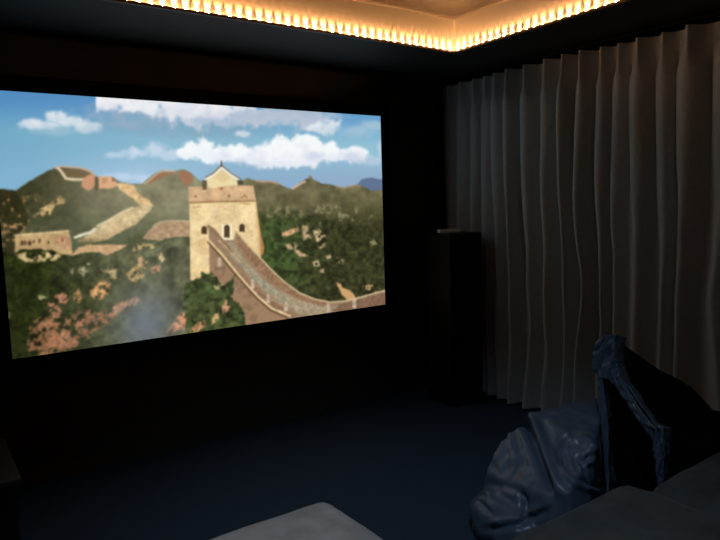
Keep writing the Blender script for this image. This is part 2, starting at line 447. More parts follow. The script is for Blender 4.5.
    rocks([(30, 330), (38, 326), (46, 318), (54, 312), (60, 316), (70, 318), (78, 311), (88, 309), (96, 313), (106, 310), (116, 303), (124, 301), (130, 302), (120, 312), (112, 320), (104, 326), (92, 334), (86, 342), (70, 350), (60, 352), (30, 356), (27, 345)], col(158, 112, 84), .475, 8, k=rk)
    rocks([(30, 322), (42, 316), (58, 320), (62, 334), (60, 353), (36, 357), (28, 340)], col(150, 106, 74), .50, 6)
    rocks([(54, 296), (62, 292), (70, 297), (66, 304), (58, 303)], col(190, 134, 102), .42, 4)
    rocks([(74, 294), (79, 288), (82, 298), (79, 303), (74, 301)], col(190, 140, 96), .4, 3)
    rocks([(90, 291), (96, 284), (104, 280), (110, 284), (110, 292), (104, 297), (98, 302), (91, 296)], col(206, 154, 102), .4, 4)
    rocks([(48, 303), (56, 303), (62, 312), (58, 318), (50, 312)], col(180, 124, 98), .4, 3)
    rocks([(112, 308), (122, 302), (130, 300), (137, 296), (140, 300), (136, 305), (125, 308), (116, 313)], col(198, 148, 112), .38, 3)
    rocks([(126, 274), (134, 267), (140, 262), (146, 268), (144, 276), (138, 282), (130, 281)], col(196, 166, 112), .42, 4)
    rocks([(137, 258), (144, 256), (148, 262), (143, 266), (139, 263)], col(196, 154, 120), .42, 3)
    rocks([(150, 268), (160, 265), (160, 271), (153, 274)], col(186, 140, 112), .42, 3)
    rocks([(157, 255), (161, 253), (165, 259), (162, 262)], col(216, 194, 146), .34, 2)
    rocks([(100, 270), (107, 268), (117, 269), (116, 279), (112, 280), (108, 274)], col(186, 166, 124), .44, 3)
    rocks([(130, 248), (140, 243), (152, 244), (154, 248), (144, 249), (134, 251)], col(206, 182, 128), .4, 3)
    rocks([(70, 270), (78, 266), (90, 262), (92, 266), (84, 276), (75, 282)], col(186, 176, 138), .56, 3)
    rocks([(36, 297), (40, 295), (44, 296), (47, 298), (42, 300)], col(168, 166, 116), .36, 2)
    rocks([(8, 312), (10, 312), (10, 318), (8, 318)], col(158, 148, 116), .3, 1)
    rocks([(166, 333), (172, 325), (178, 316), (184, 312), (185, 320), (182, 328), (172, 333)], col(196, 134, 100), .38, 3)
    rocks([(50, 215), (44, 210), (40, 209), (48, 205), (56, 200), (60, 196), (65, 200), (64, 203), (55, 205)], col(206, 174, 120), .35, 2)
    rocks([(33, 216), (40, 212), (46, 210), (46, 214), (38, 218)], col(190, 156, 110), .38, 2)
    rocks([(2, 223), (8, 226), (16, 224), (15, 228), (8, 228)], col(184, 144, 96), .38, 2)
    # soft blue-grey glare spot on the screen, painted into the picture colours
    glare = np.exp(-((PX-146-(PY-320)*-.1)/27)**2-((PY-324)/34)**2)
    put(glare, col(116, 124, 134), .88)
    # right-hand greens
    rg = [(258, 222), (275, 214), (300, 216), (340, 226), (395, 232), (395, 300), (350, 300), (318, 302), (292, 290), (270, 270), (262, 258)]
    m = 1-sstep(-6, 8, sd(rg, 10))
    t = sstep(262, 330, PX+(N1-.5)*50)[..., None]
    g = col(66, 80, 44)[None, None]*(1-t)+col(56, 58, 34)[None, None]*t
    g = g*(1.0+(N2-0.5)[..., None]*1.0)
    put(m, g)
    put((1-sstep(.5, 1.2, ell(280, 262, 20, 26, .4)))*sstep(.4, .6, N2), col(72, 96, 46), .7)
    rocks([(278, 234), (292, 229), (298, 227), (299, 231), (288, 236), (280, 236)], col(204, 160, 116), .42, 2)
    rocks([(302, 226), (308, 225), (309, 234), (312, 238), (303, 240)], col(212, 182, 140), .42, 3)
    rocks([(313, 231), (319, 229), (325, 236), (325, 246), (320, 249), (316, 240)], col(212, 182, 140), .45, 3)
    rocks([(285, 244), (290, 244), (293, 249), (288, 249)], col(206, 170, 132), .4, 2)
    rocks([(294, 243), (298, 246), (300, 252), (308, 256), (300, 257), (295, 252)], col(206, 170, 132), .42, 2)
    rocks([(313, 262), (318, 260), (320, 266), (314, 266)], col(206, 180, 140), .36, 1)
    rocks([(326, 256), (330, 255), (331, 258), (327, 259)], col(206, 180, 140), .4, 1)
    rocks([(338, 258), (344, 260), (343, 264), (336, 262)], col(190, 166, 130), .42, 2)
    rocks([(320, 270), (324, 269), (324, 273), (320, 272)], col(206, 180, 140), .36, 1)
    rocks([(370, 242), (374, 240), (377, 244), (372, 245)], col(156, 150, 104), .4, 1)
    poly([(336, 282), (340, 284), (343, 288), (350, 290), (355, 296), (355, 300), (347, 300), (341, 294)], col(206, 162, 110), n=2.2)
    rocks([(360, 290), (366, 284), (370, 281), (382, 290), (380, 293), (366, 294)], col(170, 140, 100), .5, 2)
    # tower right flank, body, parapet
    poly([(255, 222), (259, 222), (262, 238), (264, 248), (263, 254), (258, 260), (255, 250)], col(176, 132, 82), n=1.5)
    m = poly([(189, 187), (253, 186), (256.5, 204), (259, 228), (261, 257), (240, 290), (190.5, 280)], col(238, 213, 162), soft=.6)
    put(m*sstep(252, 258, PX-(PY-200)*.08)*sstep(190, 200, PY), col(206, 156, 98), .75)
    put(m*sstep(.5, .75, N2), col(222, 184, 126), .45)
    put(m*sstep(255, 285, PY), col(214, 182, 126), .5)
    m = poly([(188.3, 187), (202, 187), (202.3, 192), (206.5, 191.5), (206.5, 187.5), (215, 187.5), (222, 186), (237, 185.5), (253, 186), (256, 201), (189.5, 203)], col(216, 180, 138), soft=.6)
    put(m*sstep(.45, .7, N2), col(196, 146, 112), .5)
    line([(189.5, 202.6), (222, 201.6), (255, 200.8)], 1.3, col(142, 108, 66), a=.85)
    line([(189.5, 204.6), (222, 203.6), (255, 202.8)], 1.2, col(240, 214, 156), a=.6)
    for (x, y) in ((195.8, 196.5), (229, 196), (221.5, 188.5)):
        put(1-sstep(.8, 1.6, np.hypot(PX-x, PY-y)), col(104, 74, 48), .8)
    line([(241, 198), (245, 195), (247, 198)], 1.0, col(140, 96, 60), a=.7)
    line([(193, 208), (200, 206.5)], .9, col(170, 132, 84), a=.7)
    line([(240, 203), (250, 204)], 1.3, col(160, 124, 78), a=.6)
    # house on top
    poly([(207, 178), (221.5, 169.5), (237, 180.5), (237.5, 185.5), (222, 186.3), (213, 188), (207.3, 187)], col(236, 218, 168), soft=.6)
    poly([(221.5, 170), (231, 177), (223, 183), (213, 177)], col(222, 198, 146), n=2, a=.8)
    line([(205.5, 178), (214, 173), (221.3, 165.6), (230, 173), (240, 179)], 1.6, col(122, 104, 86), a=.95)
    line([(205, 179.6), (214, 174.8), (221.6, 167.6), (230, 174.4), (239, 180)], 1.7, col(246, 240, 222))
    line([(221.4, 161.5), (221.5, 166)], 1.2, col(92, 78, 70))
    poly([(238, 180), (243, 181), (244, 184), (238.5, 185.5)], col(84, 74, 54), n=1)
    poly([(202, 180), (206.5, 180), (206.8, 190), (202.3, 190)], col(98, 80, 58), a=.85)
    mt = 1-sstep(-1, 1, sd([(188, 186), (254, 185), (262, 256), (238, 288), (190, 280)]))
    img[:] = img*(1+(mt*((N1-.5)*.22+(N4-.5)*.16))[..., None])
    mw = sum(1-sstep(-1, 1, sd(p_)) for p_ in (ramp, fort, [(115, 183), (134, 186), (154, 206), (145, 210), (119, 189)], [(143, 240), (153, 226), (172, 220), (190, 221), (190, 238)], [(71, 256), (90, 244), (127, 245), (107, 256)]))
    img[:] = img*(1+(np.clip(mw, 0, 1)*((N2-.5)*.35+(N4-.5)*.3))[..., None])
    # windows and door
    poly([(221.4, 224.5), (232, 224), (232.8, 240), (221.8, 240.4)], col(248, 236, 200), soft=.6)
    def arch(x, y0, y1, w):
        m = np.maximum(np.abs(PX-x)/(w/2), np.where(PY < y0+w/2, np.hypot(PX-x, PY-(y0+w/2))/(w/2), np.maximum((PY-y1)/.8+1, 0)))
        put(1-sstep(.85, 1.2, m), col(66, 48, 30), .95)
        put(1-sstep(.3, .7, m), col(96, 74, 52), .5)
    arch(204.2, 226.2, 234, 5.4); arch(226.9, 224.9, 237.6, 5.4); arch(242, 224, 231.8, 5.2)
    poly([(199, 240), (206, 238), (208, 256), (200, 254)], col(206, 166, 112), n=4, a=.5)
    # stair-walk with two parapets
    poly([(209, 240), (222, 255), (234, 270), (247, 285), (259, 298), (272, 309), (290, 316), (292, 330), (245, 330), (233, 300), (222, 284), (209.5, 276)], col(158, 126, 98), n=1.5)
    put((1-sstep(-1, 1, sd([(212, 248), (232, 270), (247, 287), (262, 302), (255, 330), (236, 300), (214, 272)], 3)))*sstep(.45, .7, N2), col(120, 98, 74), .6)
    walk = [(208.5, 226), (214, 230), (221, 240), (234, 240), (236, 231), (240, 237), (260, 258), (272, 270.5), (285, 282.5), (300, 293.5), (315, 299.5), (330, 302.5), (345, 301.5), (365, 296.5), (390, 289.5), (392, 320), (290, 320), (272, 309), (259, 298), (247, 285), (234, 270), (222, 255), (209, 241)]
    m = poly(walk, col(158, 130, 102), soft=.7)
    put(m*sstep(.4, .75, N4), col(130, 104, 82), .5)
    poly([(222, 242), (233, 242), (246, 262), (262, 278), (282, 292), (302, 301), (322, 306), (345, 307), (330, 318), (300, 314), (282, 304), (262, 289), (246, 272), (232, 258)], col(164, 150, 122), n=2, a=.85)
    poly([(243, 266), (252, 268), (262, 279), (276, 290), (290, 299), (282, 302), (266, 291), (252, 280)], col(156, 152, 128), n=3, a=.6)
    put((1-sstep(-1, 1, sd([(238, 270), (252, 284), (268, 299), (284, 308), (292, 313), (276, 309), (258, 296), (240, 277)], 2))), col(136, 104, 82), .7)
    poly([(237, 232), (260, 258), (272, 271), (285, 283), (300, 294), (315, 300), (330, 303), (320, 305), (300, 300), (282, 290), (262, 274), (246, 256), (238, 243)], col(146, 112, 84), n=1, a=.85)
    line([(236.5, 231.5), (248, 245), (260, 257.6), (272, 270.4), (285, 282.4), (300, 293.2), (315, 299.2), (330, 302.2), (345, 301), (365, 296), (390, 289)], 1.3, col(216, 192, 150), a=.9)
    poly([(340, 305), (366, 298), (392, 291), (392, 312), (330, 312)], col(126, 98, 76), n=2, a=.9)
    line([(208.5, 240), (222, 254.5), (234, 269.5), (247, 284.5), (259, 297.5), (272, 308.5), (290, 316)], 1.7, col(226, 200, 152))
    line([(207.6, 242), (221, 256.6), (233, 271.6), (246, 286.6), (258, 299.6), (271, 310.6), (288, 318)], 1.2, col(84, 62, 42), a=.85)
    line([(208.5, 226.5), (214, 230), (222, 240), (232, 252)], 2.6, col(138, 106, 84), a=.9)
    line([(219, 240.5), (227, 248), (240, 262)], 1.2, col(196, 172, 132), a=.8)
    for (x, y) in ((252.5, 284), (268.2, 298.5), (286, 306.5), (328.5, 308), (354.4, 303.5), (219.5, 262)):
        poly([(x-1.6, y-4.5), (x+1.6, y-4.5), (x+1.9, y+4.5), (x-1.9, y+4.5)], col(206, 184, 160), a=.85)
    line([(272, 300), (285, 305), (300, 308), (325, 308)], 1.4, col(176, 156, 130), a=.7)
    # bushes against the tower foot
    bs = [(186, 284), (193, 281), (199, 278), (202, 272), (206, 274), (211, 271), (215, 276), (219, 280), (221, 286), (229, 282), (234, 276), (233, 288), (231, 298), (240, 306), (246, 316), (244, 330), (186, 345), (184, 300)]
    m = 1-sstep(-1.2, 1.2, sd(bs, 7))
    g = col(66, 76, 44)[None, None]*(1.0+(N2-0.5)[..., None]*1.2+(N1-0.5)[..., None]*.5)
    put(m, g)
    rocks([(190, 330), (196, 324), (204, 320), (206, 326), (198, 332), (191, 333)], col(190, 146, 102), .42, 3)
    rocks([(212, 318), (216, 313), (221, 312), (218, 320), (212, 325)], col(196, 160, 112), .4, 2)
    rocks([(222, 306), (226, 300), (230, 306), (227, 314), (223, 314)], col(180, 134, 104), .38, 2)
    rocks([(180, 318), (184, 313), (186, 320), (184, 330)], col(196, 134, 100), .4, 2)
    rocks([(214, 286), (218, 284), (220, 289), (216, 290)], col(196, 184, 128), .4, 1)
    mg = 1-sstep(-1, 1, sd(walk))
    img[:] = img*(1+(mg*((N4-.5)*.4+(N2-.5)*.2))[..., None])
    return np.clip(img, 0, 1)

NU, NV = 720, 404
u = np.linspace(0, 1, NU); v = np.linspace(0, 1, NV)
U, Vv = np.meshgrid(u, v)
P3 = np.stack([SX0+(SX1-SX0)*U, np.full_like(U, SY), SZ0+(SZ1-SZ0)*Vv], -1)
gx, gy = proj(P3.reshape(-1, 3))
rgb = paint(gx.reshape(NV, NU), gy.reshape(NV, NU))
def blur(a, s_):
    k = np.arange(-4, 5); g = np.exp(-k*k/(2*s_*s_)); g /= g.sum()
    for ax in (0, 1):
        pa = np.concatenate([np.repeat(a.take([0], ax), 4, ax), a, np.repeat(a.take([-1], ax), 4, ax)], ax)
        a = sum(g[i]*pa.take(np.arange(i, i+a.shape[ax]), ax) for i in range(9))
    return a
rgb = blur(rgb.reshape(NV, NU, 3), 1.25)
gr = (fbm(gx/3.4, gy/2.8, oct=3, seed=90).reshape(NV, NU)-.5)
lum = rgb.mean(-1)
veg = (1-sstep(.16, .34, lum))*sstep(.02, .16, rgb[..., 1]-rgb[..., 2]+.04)
rgb = np.clip(rgb*(1+(gr*.55*veg)[..., None]), 0, 1)
rgb = np.where(rgb <= 0.04045, rgb/12.92, ((rgb+0.055)/1.055)**2.4)
scr = thing('projection_screen', 'wide projection screen on the black front wall showing a hilltop stone wall and watchtower', 'projection screen', ((SX0+SX1)/2, YF, SZ0-0.08))
base = np.array(scr.location)
me = grid_mesh('screen_surface', P3.reshape(-1, 3)-base, NU, NV)
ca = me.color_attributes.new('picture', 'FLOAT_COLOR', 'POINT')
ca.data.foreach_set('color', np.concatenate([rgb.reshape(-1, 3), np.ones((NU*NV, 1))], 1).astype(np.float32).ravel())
ms = bpy.data.materials.new('lit_projection_picture'); ms.use_nodes = True
nt = ms.node_tree; bs = nt.nodes['Principled BSDF']
bs.inputs['Base Color'].default_value = (0.02, 0.02, 0.02, 1); bs.inputs['Roughness'].default_value = 0.9; bs.inputs['Specular IOR Level'].default_value = 0.1
at = nt.nodes.new('ShaderNodeAttribute'); at.attribute_name = 'picture'
nt.links.new(at.outputs['Color'], bs.inputs['Emission Color']); bs.inputs['Emission Strength'].default_value = 1.0
link('screen_surface', me, ms, scr)
fb = 0.085
bm = bmesh.new()
for a, b in (((SX0-fb, SZ1), (SX1+fb, SZ1+fb)), ((SX0-fb, SZ0-fb), (SX1+fb, SZ0)), ((SX0-fb, SZ0), (SX0, SZ1)), ((SX1, SZ0), (SX1+fb, SZ1))):
    add_box(bm, (a[0]-base[0], -0.052, a[1]-base[2]), (b[0]-base[0], -0.001, b[1]-base[2]), 0.006)
from_bm('frame', bm, M['frame'], scr)
box_obj('backing', (SX0-base[0]-.01, -0.040, SZ0-base[2]-.01), (SX1-base[0]+.01, -0.002, SZ1-base[2]+.01), M['frame'], scr)

# ------------------------------------------------------------------ curtain
CX, CZ0, CZ1, CY0, CY1 = 3.53, 0.015, 2.386, -0.2, 3.795
cur = thing('curtain', 'long grey pinch pleated curtain covering the right wall', 'curtain', (CX, (CY0+CY1)/2, CZ0))
nS, nZ = 1500, 90
rng = np.random.RandomState(11)
nP = 28
edges = np.cumsum(np.concatenate([[0], 0.14*(1+0.7*(rng.rand(nP)-.5))])); edges *= (CY1-CY0)/edges[-1]
amps = 0.115*(1+0.8*(rng.rand(nP)-.5)); skew = (rng.rand(nP)-.5)*0.5
def curtain_pts(z0, z1, nz):
    s = np.linspace(0, CY1-CY0, nS)
    zz = z0+(z1-z0)*np.linspace(0, 1, nz)
    S, Z = np.meshgrid(s, zz)
    h = np.clip((CZ1-Z)/(CZ1-CZ0), 0, 1)                 # 0 at the heading, 1 at the hem
    Sw = S+(fbm(S*2.2, Z*1.1, oct=3, seed=31)-.5)*0.13*sstep(0.03, .6, h)+(vnoise(S*5, Z*2.1, seed=36)-.5)*.03*sstep(.1, .5, h)
    k = np.clip(np.searchsorted(edges, Sw.ravel(), side='right')-1, 0, nP-1).reshape(S.shape)
    t = np.clip((Sw-edges[k])/(edges[k+1]-edges[k]), 0, 1)
    a = amps[k]*(1-.45*sstep(CY1-CY0-.7, CY1-CY0-.2, S))
    c = 0.5+skew[k]*0.3*sstep(.05, .5, h)
    d = np.where(t < c, t/c, (1-t)/(1-c))                # 0 at the valleys, 1 on the ridge
    ridge = (d*d*(3-2*d))**(1+.5*sstep(.1, .6, h))
    soft = ridge*(0.8+0.35*fbm(S*9, Z*1.5, oct=2, seed=41))
    # heading: narrow pinched pleat between flatter bays
    pinch = np.exp(-((t-.5)/.13)**2)*1.0 + 0.12*ridge
    hb = sstep(0.030, 0.10, h)
    prof = pinch*(1-hb)*.8+soft*hb
    depth = a*prof*(1.0-0.12*h)
    X = CX-depth-(fbm(S*3, Z*.6, oct=2, seed=51)-.5)*.03*h
    # folds overhang sideways a little, which makes the dark gaps between them
    Yv = CY0+S+(np.sin(2*PI*t)*-0.024)*(1-.75*sstep(.1, .7, h))*(.5+.5*hb) + (0.02*skew[k])*hb*np.sin(PI*t)
    # outer (screen-side) end leans in slightly
    Yv = Yv-sstep(CY1-CY0-.25, CY1-CY0, S)*0.02*h
    return np.stack([X-CX, Yv-(CY0+CY1)/2, Z-CZ0], -1).reshape(-1, 3)
zh = CZ1-0.095
def curtain_part(name, z0, z1, nz):
    me = grid_mesh(name, curtain_pts(z0, z1, nz), nS, nz)
    o = link(name, me, M['curtain'], cur, smooth=True)
    sm = o.modifiers.new('solid', 'SOLIDIFY'); sm.thickness = 0.0015; sm.offset = 0; sm.use_rim = False
    return o
curtain_part('drape', CZ0, zh, nZ)
curtain_part('heading', zh, CZ1, 12)
rail = thing('curtain_rail', 'slim black ceiling rail carrying the grey curtain', 'curtain rail', (CX-.02, (CY0+CY1)/2, ZS))
Ly = (CY1-CY0)/2
bm = bmesh.new(); add_box(bm, (-.014, -Ly, -.026), (.014, Ly+.02, 0), .003)
from_bm('track', bm, M['rail'], rail)

# ------------------------------------------------------------------ tower speaker and the pale bar on it
sp = thing('tower_speaker', 'tall black tower speaker standing in the corner between screen and curtain', 'speaker', (3.245, 3.39, 0))
sp.rotation_euler.z = math.radians(-6)
box_obj('cabinet', (-.145, -.13, .035), (.145, .15, 1.262), M['speaker'], sp, .008)
box_obj('plinth', (-.155, -.14, .006), (.155, .16, .035), M['speaker'], sp, .006)
box_obj('grille', (-.125, -.142, .09), (.125, -.130, 1.23), M['grille'], sp, .005)
for sx in (-1, 1):
    for sy in (-1, 1):
        bm = bmesh.new(); add_cyl(bm, (sx*.135, .01+sy*.13, .003), .008, .014, .008, 12)
        from_bm('foot', bm, M['speaker'], sp)
bm = bmesh.new(); add_box(bm, (-.078, -.04, 0), (.078, .04, .026), .005)
pb = from_bm('slim_box', bm, M['pale'])
pb.location = (3.185, 3.39, 1.263); pb.rotation_euler.z = math.radians(-30)
tag(pb, 'slim pale box lying on top of the tower speaker', 'box')

# ------------------------------------------------------------------ low box at the left
lb = thing('low_cabinet', 'low black cabinet with grey top at the lower left beside the screen wall', 'cabinet', (-.10, 3.18, 0))
box_obj('body', (-.36, -.26, .03), (.36, .30, .375), M['box'], lb, .006)
box_obj('top', (-.38, -.28, .375), (.38, .31, .40), M['box_top'], lb, .005)
for sx in (-1, 1):
    for sy in (-.2, .24):
        bm = bmesh.new(); add_cyl(bm, (sx*.30, sy, .015), .02, .025, .03, 16); from_bm('foot', bm, M['foot'], lb)

# ------------------------------------------------------------------ upholstery
def cushion(name, a, b, r, crown, m, parent, n=34, wr=0.004, seed=0, bulge=0.012):
    """rounded, crowned upholstered block between corners a and b (parent space)"""
    bm = bmesh.new()
    bmesh.ops.create_cube(bm, size=2.0)
    bmesh.ops.subdivide_edges(bm, edges=bm.edges[:], cuts=n, use_grid_fill=True)
    a = np.array(a, float); b = np.array(b, float); ce = (a+b)/2; hf = (b-a)/2
    q = np.array([v.co[:] for v in bm.verts])
    r_ = np.minimum(r, hf*.98)
    p = q*hf
    inner = np.clip(p, -(hf-r_), hf-r_)
    dlt = (p-inner)/r_
    ln = np.linalg.norm(dlt, axis=1, keepdims=True); ln[ln == 0] = 1
    mx = np.max(np.abs(dlt), axis=1, keepdims=True)
    p = inner+dlt/ln*mx*r_
    uu, vv, ww = p[:, 0]/hf[0], p[:, 1]/hf[1], p[:, 2]/hf[2]
    p[:, 2] += np.where(ww > 0, ww, 0)*crown*(1-np.abs(uu)**2.4)*(1-np.abs(vv)**2.4)
    p[:, 1] += vv*bulge*(1-uu**2)*(1-ww**2)
    p[:, 0] += uu*bulge*(1-vv**2)*(1-ww**2)
    w = p+ce
    p[:, 2] += (fbm(w[:, 0]*7+seed, w[:, 1]*7, w[:, 2]*7, oct=3, seed=seed)-.5)*wr*3.5*np.clip(ww, 0, 1)
    w = p+ce
    for v, c in zip(bm.verts, w):
        v.co = c
    return from_bm(name, bm, m, parent, True)

ot = thing('ottoman', 'pale grey velvet ottoman in front of the sofa', 'ottoman', (.70, 1.44, 0))
cushion('seat_cushion', (-.46, -.43, .24), (.457, .468, .432), .045, .014, M['velvet_pale'], ot, seed=3)
cushion('base', (-.445, -.415, .07), (.445, .425, .245), .03, 0, M['velvet_pale'], ot, n=12, seed=4, wr=0, bulge=0)
for sx in (-1, 1):
    for sy in (-1, 1):
        bm = bmesh.new(); add_cyl(bm, (sx*.38, sy*.36, .036), .018, .026, .072, 16); from_bm('leg', bm, M['foot'], ot)

so = thing('sofa', 'charcoal grey velvet sofa at the lower right edge with two plump seat cushions', 'sofa', (2.15, .70, 0))
cushion('base', (-.92, -.45, .06), (.82, .50, .26), .04, 0, M['velvet'], so, n=16, wr=0, bulge=0)
cushion('seat_cushion', (-.93, -.28, .255), (-.055, .605, .455), .075, .030, M['velvet'], so, seed=11, wr=.009)
cushion('seat_cushion', (-.045, -.28, .255), (.81, .535, .445), .085, .040, M['velvet'], so, seed=23, wr=.009)
cushion('backrest', (-.92, -.46, .25), (.82, -.27, .74), .07, .01, M['velvet'], so, n=18)
cushion('armrest', (.815, -.46, .06), (.97, .50, .58), .06, .01, M['velvet'], so, n=18)
for sx in (-.84, .76):
    for sy in (-.38, .42):
        bm = bmesh.new(); add_cyl(bm, (sx, sy, .032), .018, .026, .064, 16); from_bm('leg', bm, M['foot'], so)

# ------------------------------------------------------------------ blob helper: hulls -> one remeshed, smoothed surface
def blob(name, hulls, voxel, smooth_it, grow=0.0):
    bm = bmesh.new()
    for pts in hulls:
        vs = [bm.verts.new(p) for p in pts]
        r = bmesh.ops.convex_hull(bm, input=vs)
        dead = [g for g in r['geom_interior'] if isinstance(g, bmesh.types.BMVert)]
        bmesh.ops.delete(bm, geom=dead, context='VERTS')
    me = bpy.data.meshes.new(name); bmesh.ops.recalc_face_normals(bm, faces=bm.faces); bm.to_mesh(me); bm.free()
    o = bpy.data.objects.new('tmp', me); C.objects.link(o)
    md = o.modifiers.new('r', 'REMESH'); md.mode = 'VOXEL'; md.voxel_size = voxel
    sm = o.modifiers.new('s', 'SMOOTH'); sm.iterations = smooth_it; sm.factor = 0.5
    dg = bpy.context.evaluated_depsgraph_get(); dg.update()
    out = bpy.data.meshes.new_from_object(o.evaluated_get(dg))
    bpy.data.objects.remove(o); bpy.data.meshes.remove(me)
    out.name = name
    return out

def verts_np(me):
    a = np.empty(len(me.vertices)*3, np.float32); me.vertices.foreach_get('co', a); return a.reshape(-1, 3).astype(float)
def normals_np(me):
    a = np.empty(len(me.vertices)*3, np.float32); me.vertices.foreach_get('normal', a); return a.reshape(-1, 3).astype(float)

def crease(px, py, pts, w):
    """signed profile across a traced fold line: (distance, side) in traced coordinates"""
    d = np.full(px.shape, 1e9); sgn = np.zeros(px.shape); tt = np.zeros(px.shape)
    n = len(pts)-1
    for i in range(n):
        a = np.array(pts[i], float); e = np.array(pts[i+1], float)-a
        t = np.clip(((px-a[0])*e[0]+(py-a[1])*e[1])/(e@e), 0, 1)
        dx, dy = px-a[0]-t*e[0], py-a[1]-t*e[1]
        dd = np.hypot(dx, dy)
        k = dd < d
        d = np.where(k, dd, d); sgn = np.where(k, np.sign(e[0]*dy-e[1]*dx), sgn); tt = np.where(k, (i+t)/n, tt)
    taper = np.minimum(1, np.minimum(tt, 1-tt)*5+.15)
    return np.exp(-(d/w)**2)*taper, d*sgn

# ------------------------------------------------------------------ crumpled sheet
sheet = thing('crumpled_sheet', 'dark blue glossy crumpled sheet heaped on the floor beyond the sofa, one corner standing up', 'sheet', (2.3, 1.75, 0))
org = np.array(sheet.location)
main = [(2.02, 2.02, .01), (1.98, 1.6, .01), (2.05, 1.42, .01), (2.2, 1.46, .01), (2.66, 1.82, .01), (2.62, 2.0, .01),
        (2.05, 1.96, .27), (2.15, 1.955, .38), (2.27, 1.91, .485), (2.30, 1.88, .505), (2.68, 1.81, .515), (2.48, 1.655, .485), (2.24, 1.535, .455), (2.03, 1.50, .33), (2.0, 1.75, .25)]
bul = [(1.96+.13*math.cos(a)*s_+.06, 1.80+.20*math.sin(a)*s_, z_) for a in np.linspace(0, 2*PI, 14)[:-1] for (s_, z_) in ((.9, .01), (1.05, .07), (.95, .14), (.6, .20))]
me = blob('heap', [main, bul], 0.010, 10)
V = verts_np(me)
for it in range(2):
    N = normals_np(me)
    px, py = proj(V)
    if it == 0:
        disp = np.zeros(len(V))
        def ridge(pts, w, h):
            global disp
            disp = disp + crease(px, py, pts, w*1.05)[0]*h*.78
        # the deep diagonal valley and the folds that run beside it
        ridge([(519, 411), (526, 425), (533, 442), (540, 460), (547, 478), (550, 496)], 4.0, -.075)
        ridge([(528, 413), (536, 430), (545, 452), (553, 474), (560, 492)], 4.5, .040)
        ridge([(512, 420), (516, 440), (523, 458), (528, 472)], 3.2, -.010)
        ridge([(505, 428), (507, 448), (505, 470)], 3.0, -.006)
        ridge([(509, 424), (511, 446), (517, 464)], 3.0, .007)
        ridge([(498, 436), (497, 455), (499, 470)], 4.0, .004)
        # swirl of cloth
        ridge([(566, 466), (565, 453), (569, 444), (577, 440), (586, 441), (593, 448), (597, 456)], 3.2, .028)
        ridge([(561, 470), (559, 455), (563, 443), (572, 435), (584, 434)], 3.0, -.034)
        ridge([(576, 458), (584, 460), (592, 455)], 3.4, -.040)
        ridge([(584, 463), (590, 462), (596, 456)], 2.4, .014)
        for q in range(5):
            a0 = 560+q*6.5
            ridge([(a0-8+q*2, 446+q*5), (a0-3+q*1.5, 462+q*4), (a0+8, 478+q*3), (a0+22, 492)], 2.3, .020)
            ridge([(a0-5+q*2, 444+q*5), (a0+q*1.5, 460+q*4), (a0+12, 476+q*3), (a0+26, 490)], 1.9, -.018)
        ridge([(540, 415), (548, 432), (551, 448)], 4.0, -.014)
        ridge([(534, 416), (541, 436), (547, 452)], 3.0, .012)
        ridge([(568, 418), (582, 417), (598, 424)], 3.0, -.016)
        ridge([(548, 412), (570, 409), (598, 405)], 2.5, .010)
        ridge([(573, 414), (586, 413)], 2.0, .010)
        # lower bulge and the tuck above it
        ridge([(473, 492), (488, 484), (504, 486), (518, 492), (524, 505)], 4.0, -.013)
        ridge([(482, 498), (496, 490), (510, 494), (520, 504)], 6.0, .010)
        ridge([(520, 490), (524, 500), (526, 512), (523, 522)], 3.0, -.034)
        ridge([(486, 524), (500, 522), (518, 519), (528, 513), (545, 506)], 2.2, .020)
        ridge([(484, 530), (500, 528), (520, 524), (536, 515), (552, 508)], 3.0, -.022)
        ridge([(478, 500), (486, 508), (492, 514)], 2.4, -.014)
        ridge([(487, 498), (480, 492)], 2.2, -.014)
        ridge([(467, 512), (469, 525), (468, 535)], 2.6, -.028)
        q = V*1.0
        rn = 1-np.abs(2*fbm(q[:, 0]*8+q[:, 2]*2.5, q[:, 1]*8, q[:, 2]*3.2, oct=3, seed=73)-1)*2
        rn2 = 1-np.abs(2*fbm(q[:, 0]*13, q[:, 1]*13, q[:, 2]*13, oct=2, seed=77)-1)*2
        disp = disp+(rn-.6)*.011+(rn2-.6)*.004
        V = V+N*disp[:, None]
        V[:, 2] = np.maximum(V[:, 2], 0.004)
        me.vertices.foreach_set('co', V.astype(np.float32).ravel()); me.update()
V = V-org
me.vertices.foreach_set('co', V.astype(np.float32).ravel()); me.update()
me.materials.clear()
heap = link('heap', me, M['sheet'], sheet, True)

